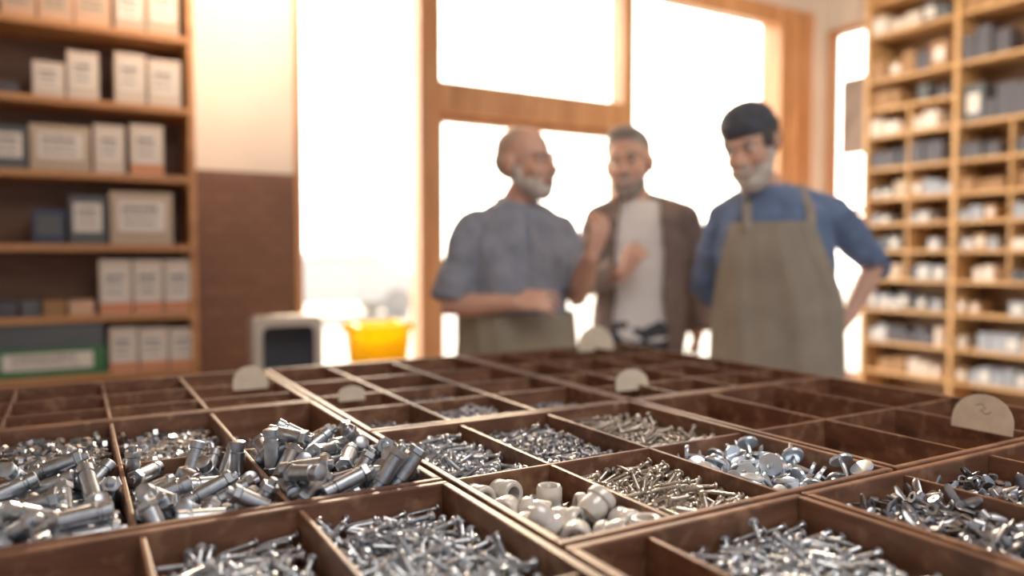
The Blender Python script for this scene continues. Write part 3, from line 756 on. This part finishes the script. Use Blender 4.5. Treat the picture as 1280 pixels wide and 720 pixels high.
def person(sp):
    px, py_, yaw = sp['loc'][0], sp['loc'][1], R(-30)
    ty = sp['yaw']; ux = Vector((math.cos(ty), math.sin(ty), 0)); uy = Vector((-math.sin(ty), math.cos(ty), 0))
    def torso(mb, secs, off=0.0, n=28):
        rs = []
        for (z, cx, cy, rx, ry) in secs:
            c = Vector((cx, cy, z)); ring = []
            for i in range(n):
                a = 2*math.pi*i/n; ca, sa = math.cos(a), math.sin(a)
                e = 0.85
                ring.append(c+ux*((rx+off)*math.copysign(abs(ca)**e, ca))+uy*((ry+off)*math.copysign(abs(sa)**e, sa)))
            rs.append(ring)
        mb.rings(rs)
    hs = sp.get('hscale', 1.07)
    HT = Matrix.Translation(sp['head']) @ Matrix.Rotation(sp['hturn'], 4, 'Z') @ Matrix.Rotation(sp.get('roll', 0), 4, 'Y') @ Matrix.Rotation(sp['tilt'], 4, 'X') @ Matrix.Scale(hs, 4)
    sec = sp['torso']
    body = MB(); torso(body, sec)
    nb = Vector(sp['neck']); hc = Vector(sp['head'])
    body.tube([nb+Vector((0, 0, -.05)), nb, hc+Vector((0, .02, -.07)), hc+Vector((0, .02, 0))], [.078, .067, .061, .058], 16)
    body.ell((0, .018, .035), (.076, .094, .084), HT); body.ell((0, -.022, -.04), (.062, .066, .074), HT)
    body.ell((0, -.052, -.092), (.036, .03, .026), HT); body.ell((0, -.072, .022), (.05, .022, .013), HT)
    body.ell((.036, -.06, -.03), (.027, .027, .026), HT); body.ell((-.036, -.06, -.03), (.027, .027, .026), HT)
    body.tube([(0, -.082, .012), (0, -.100, -.012), (0, -.112, -.030)], [.0085, .0105, .0125], 10, T=HT)
    body.ell((.011, -.098, -.033), (.009, .011, .008), HT); body.ell((-.011, -.098, -.033), (.009, .011, .008), HT)
    body.ell((0, -.086, -.062), (.022, .011, .010), HT)
    for s_ in (1, -1):
        body.ell((s_*.079, .012, -.006), (.009, .019, .031), HT); body.ell((s_*.083, .02, .004), (.007, .017, .018), HT)
    for A in sp['arms']:
        s0, e, w = Vector(A['s']), Vector(A['e']), Vector(A['w'])
        body.tube([nb+Vector((0, 0, -.045)), nb.lerp(s0, .5)+Vector((0, 0, -.015)), s0], [.06, .052, .05], 14)
        body.tube([s0, s0.lerp(e, .35), s0.lerp(e, .7), e, e.lerp(w, .3), e.lerp(w, .7), w], [.050, .049, .045, .040, .042, .034, .027], 16)
        hand(body, w, A['d'], A['n'], A['side'], A['curl'])
    hipc = Vector((sec[0][1], sec[0][2], .93))
    legs = []
    for s_ in (-1, 1):
        h = hipc+ux*(s_*.09); k = h+ux*(s_*.02)-uy*.01; k.z = .50; a = k+uy*.03+ux*(s_*.01); a.z = .09
        legs.append((h, k, a, s_))
        body.tube([h, h.lerp(k, .5), k, k.lerp(a, .35), a], [.09, .075, .056, .056, .038], 16)
        body.tube([a+Vector((0, 0, -.045)), a-uy*.10+Vector((0, 0, -.06)), a-uy*.17+Vector((0, 0, -.065))], [.036, .034, .022], 12)
    o = obj("person", remesh(body, "person", sp['skin'], 0.0055, 2), label=sp['label'], cat="person")
    o.location = (px, py_, 0); o.rotation_euler = (0, 0, yaw); sc_ = sp.get('scale', 1.0); o.scale = (sc_, sc_, sc_)
    def ch(name, me): return obj(name, me, parent=o)
    for s_ in (1, -1):
        ch("eye", MB().ell((s_*.030, -.0795, .004), (.0115, .0105, .008), HT).mesh("eye", [M['eye']]))
        ch("iris", MB().ell((s_*.030, -.0885, .004), (.0055, .003, .0055), HT).mesh("iris", [M['iris']]))
        ch("eyebrow", MB().tube([(s_*.014, -.0945, .022), (s_*.03, -.094, .028), (s_*.048, -.083, .023)], [.004, .005, .003], 8, T=HT).mesh("eyebrow", [sp['brow']]))
    if sp.get('smile'):
        ch("teeth", MB().tube([(-.022, -.0935, -.057), (0, -.1005, -.064), (.022, -.0935, -.057)], [.003, .0065, .003], 8, T=HT).mesh("teeth", [M['teeth']]))
        ch("lips", MB().tube([(-.029, -.088, -.054), (-.012, -.0965, -.071), (.012, -.0965, -.071), (.029, -.088, -.054)], [.002, .0038, .0038, .002], 8, T=HT).mesh("lips", [M['lip']]))
    else:
        ch("lips", MB().tube([(-.022, -.092, -.059), (0, -.0985, -.063), (.022, -.092, -.059)], [.003, .0055, .003], 8, T=HT).mesh("lips", [M['lip']]))
    for nm, parts, m_ in sp['hair']:
        mb = MB()
        for c, r in parts: mb.ell(c, r, HT)
        ch(nm, remesh(mb, nm, m_, 0.006, 3))
    mb = MB()
    torso(mb, [s for s in sec if s[0] < 1.06], .010)
    for h, k, a, s_ in legs:
        mb.tube([h, h.lerp(k, .5), k, k.lerp(a, .5), a+Vector((0, 0, .01))], [.102, .088, .072, .066, .062], 18)
    ch("trousers", remesh(mb, "trousers", M['trouser'], 0.012, 4))
    for h, k, a, s_ in legs:
        mb = MB(); c = a.copy()
        pts = []
        for t, w, hh in ((.05, .025, .05), (.035, .036, .09), (-.02, .040, .10), (-.09, .044, .07), (-.16, .046, .05), (-.20, .034, .035), (-.212, .015, .02)):
            q = c-uy*(-t)
            pts.append([Vector((q.x, q.y, 0.002+hh/2))+ux*(w*math.cos(2*math.pi*i/16))+Vector((0, 0, hh/2*math.sin(2*math.pi*i/16))) for i in range(16)])
        mb.rings(pts); ch("shoe", mb.mesh("shoe", [M['shoe']]))
    def garment(name, m_, off, zlo, sleeve, srad, cut=None, vox=.007, wr=.024):
        mb = MB()
        torso(mb, [s for s in sec if s[0] >= zlo], off)
        mb.tube([nb+Vector((0, 0, -.05)), nb+Vector((0, 0, -.012))], [.088, .078], 18, ends=False)
        for A, sl in zip(sp['arms'], sleeve):
            s0, e, w = Vector(A['s']), Vector(A['e']), Vector(A['w'])
            mb.tube([nb+Vector((0, 0, -.05)), nb.lerp(s0, .5)+Vector((0, 0, -.018)), s0], [.065+off, .052+off, .05+off], 16)
            if sl <= 1:
                q = s0.lerp(e, sl)
                mb.tube([s0, s0.lerp(q, .5), q], [.050+off, .052+off, .050+off+srad], 18, ends=False)
            else:
                q = e.lerp(w, sl-1)
                mb.tube([s0, s0.lerp(e, .5), e, e.lerp(q, .5), q], [.050+off, .050+off, .045+off, .043+off, .034+off+srad], 18, ends=False)
            mb.ell(s0, [.050+off]*3)
        ch(name, remesh(mb, name, m_, vox, 4, .5, cut, wr))
    for gname, kw in sp['garments']: garment(gname, **kw)
    if sp.get('collar'):
        mb = MB(); rs = []
        for (t, rr_, zz) in ((0, .094, -.04), (1, .084, .008), (2, .076, .010), (3, .076, -.04)):
            rs.append([nb+Vector((0, 0, zz))+ux*(rr_*math.cos(2*math.pi*i/24))+uy*((rr_+.004)*math.sin(2*math.pi*i/24))+Vector((0, 0, .022*math.sin(2*math.pi*i/24))) for i in range(24)])
        mb.rings(rs, False, closed=True); ch("collar", mb.mesh("collar", [sp['collar']]))
    def sec_at(z):
        for i in range(len(sec)-1):
            if sec[i][0] <= z <= sec[i+1][0]:
                t = (z-sec[i][0])/(sec[i+1][0]-sec[i][0]); return [sec[i][j]*(1-t)+sec[i+1][j]*t for j in range(1, 5)]
        return list(sec[0][1:5])
    if sp.get('placket'):
        pts = []
        for z in (1.10, 1.18, 1.26, 1.34, 1.40, 1.44):
            cx, cy, rx, ry = sec_at(z); pts.append(Vector((cx, cy, z))-uy*(ry+.020))
        ch("placket", MB().tube(pts, [.014]*6, 8, .25, up=tuple(uy)).mesh("placket", [sp['collar']]))
        for p in pts[:-1]:
            ch("button", MB().ell(p-uy*.004, (.0055, .0055, .0055)).mesh("button", [M['button']]))
    if sp.get('apron'):
        ap = sp['apron']
        grid = []
        for z, ha in ap['rows']:
            cx, cy, rx, ry = sec_at(z); e = ap['off']+(max(0, 1.0-z)*0.10)
            row = []; row2 = []
            for i in range(31):
                t = -1+2*i/30; a = -math.pi/2+t*ha
                f = (.007*math.sin(t*9+z*5)+.005*math.sin(t*21+z*9))*(1 if z < 1.15 else .4)
                for rr_, lst in ((e+f, row), (e+f+.004, row2)):
                    lst.append(Vector((cx, cy, z))+ux*((rx+rr_)*math.copysign(abs(math.cos(a))**.85, math.cos(a)))+uy*((ry+rr_)*math.copysign(abs(math.sin(a))**.85, math.sin(a))))
            grid.append(row+row2[::-1])
        mb = MB(); mb.rings(grid, True)
        me = mb.mesh("apron", [ap['m']]); smooth_angle(me, 60); ch("apron", me)
        for pts in ap.get('straps', []):
            ch("apron_strap", MB().tube(pts, [.017]*len(pts), 10, .22, up=(0, -1, .2)).mesh("apron_strap", [ap['m']]))
    return o

y1 = R(28)
person(dict(loc=(1.385, 2.36), yaw=y1, skin=M['skin'], label="older bald bearded person in blue-grey shirt and apron, gesturing",
    head=(.035, -.03, 1.625), hturn=R(50), tilt=R(-1), neck=(.005, .01, 1.49), hscale=1.11, placket=True,
    torso=[(.86, .0, 0, .165, .125), (.93, .0, 0, .18, .135), (1.02, .0, 0, .178, .138), (1.12, -.005, 0, .174, .138), (1.24, -.01, 0, .180, .134), (1.34, -.01, 0, .182, .122), (1.40, -.01, 0, .165, .105), (1.45, -.005, .005, .120, .085), (1.485, 0, .01, .075, .070)],
    arms=[dict(s=(-.165, -.08, 1.385), e=(-.235, -.12, 1.125), w=(-.01, -.235, 1.145), d=(1, -.15, .10), n=(0, .75, -.6), side=1, curl=(.35, .5, .4)),
          dict(s=(.160, .08, 1.39), e=(.215, -.03, 1.155), w=(.245, -.205, 1.30), d=(.25, -.2, .85), n=(-.5, .6, .2), side=-1, curl=(.45, .6, .4))],
    hair=[("hair", [((0, .05, .012), (.079, .068, .062)), ((0, .03, .05), (.0765, .086, .072))], M['cropped']),
          ("beard", [((0, -.05, -.088), (.047, .042, .034)), ((.032, -.035, -.068), (.032, .045, .032)), ((-.032, -.035, -.068), (.032, .045, .032)), ((0, -.093, -.047), (.026, .012, .007)), ((.058, -.005, -.04), (.012, .025, .035)), ((-.058, -.005, -.04), (.012, .025, .035))], M['hairwhite'])],
    brow=M['hairwhite'],
    garments=[("shirt", dict(m_=M['shirt1'], off=.014, zlo=.92, sleeve=(.92, .92), srad=.006))], collar=M['shirt1'],
    apron=dict(m=M['apron1'], off=.036, rows=[(.55, 1.5), (.75, 1.6), (.93, 1.7), (1.0, 1.7), (1.06, 1.7), (1.10, 1.7)])))

y2 = R(-14)
def cutj(p):
    d = Vector((p.x, p.y, 0))
    ux = Vector((math.cos(y2), math.sin(y2), 0)); uy = Vector((-math.sin(y2), math.cos(y2), 0))
    fx, fy = d.dot(ux), -d.dot(uy)
    if fy < 0.04: return False
    wid = .095 if p.z < 1.30 else .095-(p.z-1.30)*.10
    if p.z < 1.1: wid += (1.1-p.z)*.12
    return abs(fx-.01) < wid and p.z > .8
person(dict(loc=(2.090, 2.535), yaw=y2, scale=1.018, skin=M['skin2'], label="grey-haired smiling person in brown jacket and white tee, hand raised",
    head=(-.050, -.02, 1.655), hturn=R(-20), tilt=R(2), roll=R(-6), neck=(-.012, .012, 1.515), smile=True, hscale=1.20,
    torso=[(.86, .0, 0, .160, .115), (.93, .0, 0, .172, .12), (1.02, .0, 0, .168, .118), (1.12, .0, 0, .162, .115), (1.24, .0, 0, .172, .118), (1.35, .0, 0, .178, .118), (1.42, .0, 0, .160, .105), (1.47, .0, .005, .12, .085), (1.505, 0, .01, .074, .068)],
    arms=[dict(s=(-.165, .03, 1.42), e=(-.215, -.06, 1.165), w=(-.100, -.26, 1.215), d=(.35, -.35, .75), n=(.6, .55, .1), side=1, curl=(.8, 1.1, .7)),
          dict(s=(.172, -.04, 1.425), e=(.235, .03, 1.18), w=(.232, -.05, .955), d=(-.1, -.12, -1), n=(-1, .1, .1), side=-1, curl=(.3, .4, .3))],
    hair=[("hair", [((0, .03, .058), (.081, .096, .078)), ((0, .055, .01), (.081, .062, .07)), ((0, -.035, .108), (.055, .045, .024))], M['hair']),
          ("beard", [((0, -.052, -.092), (.042, .038, .028)), ((.034, -.035, -.072), (.028, .042, .028)), ((-.034, -.035, -.072), (.028, .042, .028)), ((0, -.094, -.047), (.025, .011, .006))], M['hair'])],
    brow=M['hair'],
    garments=[("tee_shirt", dict(m_=M['tee'], off=.008, zlo=.92, sleeve=(.5, .5), srad=0, wr=.010)),
              ("jacket", dict(m_=M['jacket'], off=.024, zlo=.86, sleeve=(1.92, 1.92), srad=.004, cut=cutj))]))

y3 = R(-22)
person(dict(loc=(2.245, 1.930), yaw=y3, skin=M['skin'], label="bearded person in cap, blue shirt, bib apron, hand on hip",
    head=(-.135, -.08, 1.690), hturn=R(-40), tilt=R(20), roll=R(-8), neck=(-.05, .0, 1.55), hscale=1.13, smile=True,
    torso=[(.86, .0, 0, .175, .13), (.93, .0, 0, .190, .14), (1.03, .0, 0, .192, .145), (1.14, .0, 0, .186, .145), (1.26, -.01, 0, .190, .138), (1.38, -.02, 0, .190, .128), (1.45, -.025, 0, .175, .115), (1.505, -.03, .0, .135, .095), (1.545, -.035, .0, .078, .07)],
    arms=[dict(s=(-.185, .05, 1.440), e=(-.215, .17, 1.19), w=(-.08, .21, 1.02), d=(1, .1, -.3), n=(0, 1, 0), side=1, curl=(.3, .4, .3)),
          dict(s=(.165, -.06, 1.455), e=(.375, .05, 1.265), w=(.235, -.06, 1.085), d=(-.75, -.35, -.4), n=(-.45, .3, -.4), side=-1, curl=(.3, .35, .3))],
    hair=[("hair", [((0, .055, .005), (.082, .066, .074)), ((0, .02, .055), (.082, .09, .06)), ((.06, .0, .02), (.024, .04, .04)), ((-.06, .0, .02), (.024, .04, .04))], M['darkhair']),
          ("beard", [((0, -.055, -.098), (.050, .045, .042)), ((.034, -.035, -.07), (.034, .048, .036)), ((-.034, -.035, -.07), (.034, .048, .036)), ((0, -.094, -.047), (.027, .012, .008)), ((.060, -.005, -.035), (.012, .025, .035)), ((-.060, -.005, -.035), (.012, .025, .035))], M['hairwhite']),
          ("cap", [((0, .018, .066), (.087, .102, .074)), ((0, .055, .045), (.084, .074, .064)), ((0, -.050, .070), (.060, .046, .034))], M['capcloth'])],
    brow=M['hair'],
    garments=[("shirt", dict(m_=M['shirt3'], off=.018, zlo=.92, sleeve=(1.3, 1.06), srad=.008))], collar=M['shirt3'],
    apron=dict(m=M['apron3'], off=.042, rows=[(.50, 1.15), (.75, 1.2), (.93, 1.2), (1.03, 1.2), (1.14, 1.18), (1.22, 1.0), (1.30, .80), (1.38, .64), (1.42, .58)],
        straps=[[(-.155, -.128, 1.40), (-.15, -.110, 1.46), (-.125, -.03, 1.545), (-.10, .05, 1.53)], [(.045, -.188, 1.40), (.055, -.155, 1.46), (.055, -.05, 1.555), (.04, .05, 1.53)]])))

# ------------------------------------------------------------------ outside: pale parked car
o = obj("car", None, label="pale white parked car in the bright street outside", cat="car"); o.location = (4.6, 16.0, -0.02)
prof = [(-2.1, .35), (-2.1, .75), (-1.6, .92), (-1.0, .98), (-.4, 1.42), (.9, 1.45), (1.6, 1.0), (2.1, .92), (2.15, .35)]
mb = MB(); rs = []
for y, k in ((-.85, .94), (-.75, 1), (.75, 1), (.85, .94)):
    rs.append([Vector((x, y*(0.86 if z > 1.1 else 1), .3+(z-.3)*k)) for x, z in prof])
mb.rings(rs); obj("car_body", mb.mesh("car_body", [M['carpaint']], False), parent=o)
for x in (-1.35, 1.35):
    for y in (-.8, .8):
        me = MB().lathe([(-.09, .2), (-.1, .31), (.1, .31), (.09, .2)], 20).mesh("wheel", [M['tyre']], False); me.transform(Matrix.Rotation(R(90), 4, 'Z'))
        w = obj("wheel", me, parent=o); w.location = (x, y, .315)
for a, b_ in ((-.6, .1), (.18, .95)):
    obj("car_window", MB().box(a, b_, -.76, -.735, 1.02, 1.3).mesh("car_window", [M['carglass']], False), parent=o)

# ------------------------------------------------------------------ light
w = bpy.data.worlds.new("world"); scene.world = w; w.use_nodes = True; nt = w.node_tree
bg = nt.nodes["Background"]
tc = nt.nodes.new("ShaderNodeTexCoord"); vm = nt.nodes.new("ShaderNodeVectorMath"); vm.operation = 'DOT_PRODUCT'
vm.inputs[1].default_value = Vector((0.05, 0.97, 0.22)).normalized()
nt.links.new(tc.outputs["Generated"], vm.inputs[0])
mr = nt.nodes.new("ShaderNodeMapRange"); mr.inputs["From Min"].default_value = -0.2; mr.inputs["From Max"].default_value = 0.75
mr.interpolation_type = 'SMOOTHSTEP'
nt.links.new(vm.outputs["Value"], mr.inputs["Value"])
mr.inputs["To Min"].default_value = 0.60; mr.inputs["To Max"].default_value = 8.5
cr = nt.nodes.new("ShaderNodeMix"); cr.data_type = 'RGBA'
cr.inputs["A"].default_value = (0.88, 0.93, 1.0, 1); cr.inputs["B"].default_value = (1.0, 0.89, 0.75, 1)
mr2 = nt.nodes.new("ShaderNodeMapRange"); mr2.inputs["From Min"].default_value = -0.2; mr2.inputs["From Max"].default_value = 0.75
nt.links.new(vm.outputs["Value"], mr2.inputs["Value"]); nt.links.new(mr2.outputs["Result"], cr.inputs["Factor"])
nt.links.new(cr.outputs["Result"], bg.inputs["Color"]); nt.links.new(mr.outputs["Result"], bg.inputs["Strength"])

def light(name, ty, loc, target, energy, col, size=1.0, sy=None, spot=None):
    l = bpy.data.lights.new(name, ty); l.energy = energy; l.color = col
    o = bpy.data.objects.new(name, l); COL.objects.link(o); o.location = loc
    o.rotation_euler = (Vector(target)-Vector(loc)).to_track_quat('-Z', 'Y').to_euler()
    if ty == 'AREA':
        l.size = size
        if sy: l.shape = 'RECTANGLE'; l.size_y = sy
    elif ty == 'SUN': l.angle = R(4)
    elif ty == 'SPOT': l.spot_size = spot; l.shadow_soft_size = size; l.spot_blend = 1.0
    return o
light("sun_light", 'SUN', (0.38, 0.85, 0.42), (0, 0, 0), 4.5, (1.0, 0.76, 0.50))
light("overhead_fill", 'AREA', (1.0, 0.2, 3.2), (1.0, 1.2, 1.0), 46, (1.0, 0.94, 0.87), 1.6, 1.6)  # unseen soft fill added to brighten the interior, no fitting hangs here
light("wall_glow_fill", 'SPOT', (0.75, 2.7, 3.15), (0.55, 3.9, 2.75), 230, (1.0, 0.70, 0.48), .15, spot=R(95))  # unseen warm spot added to imitate the glare on the upper-left wall
light("shelf_fill", 'AREA', (3.3, 2.2, 3.2), (4.7, 2.8, 1.5), 46, (1.0, 0.85, 0.65), .8)  # added fill without a fitting, brightens the right shelving
try:
    scene.view_settings.view_transform = 'Standard'; scene.view_settings.exposure = 0.0; scene.view_settings.gamma = 1.06
except Exception as e: print(e)
print("objects", len(bpy.data.objects))
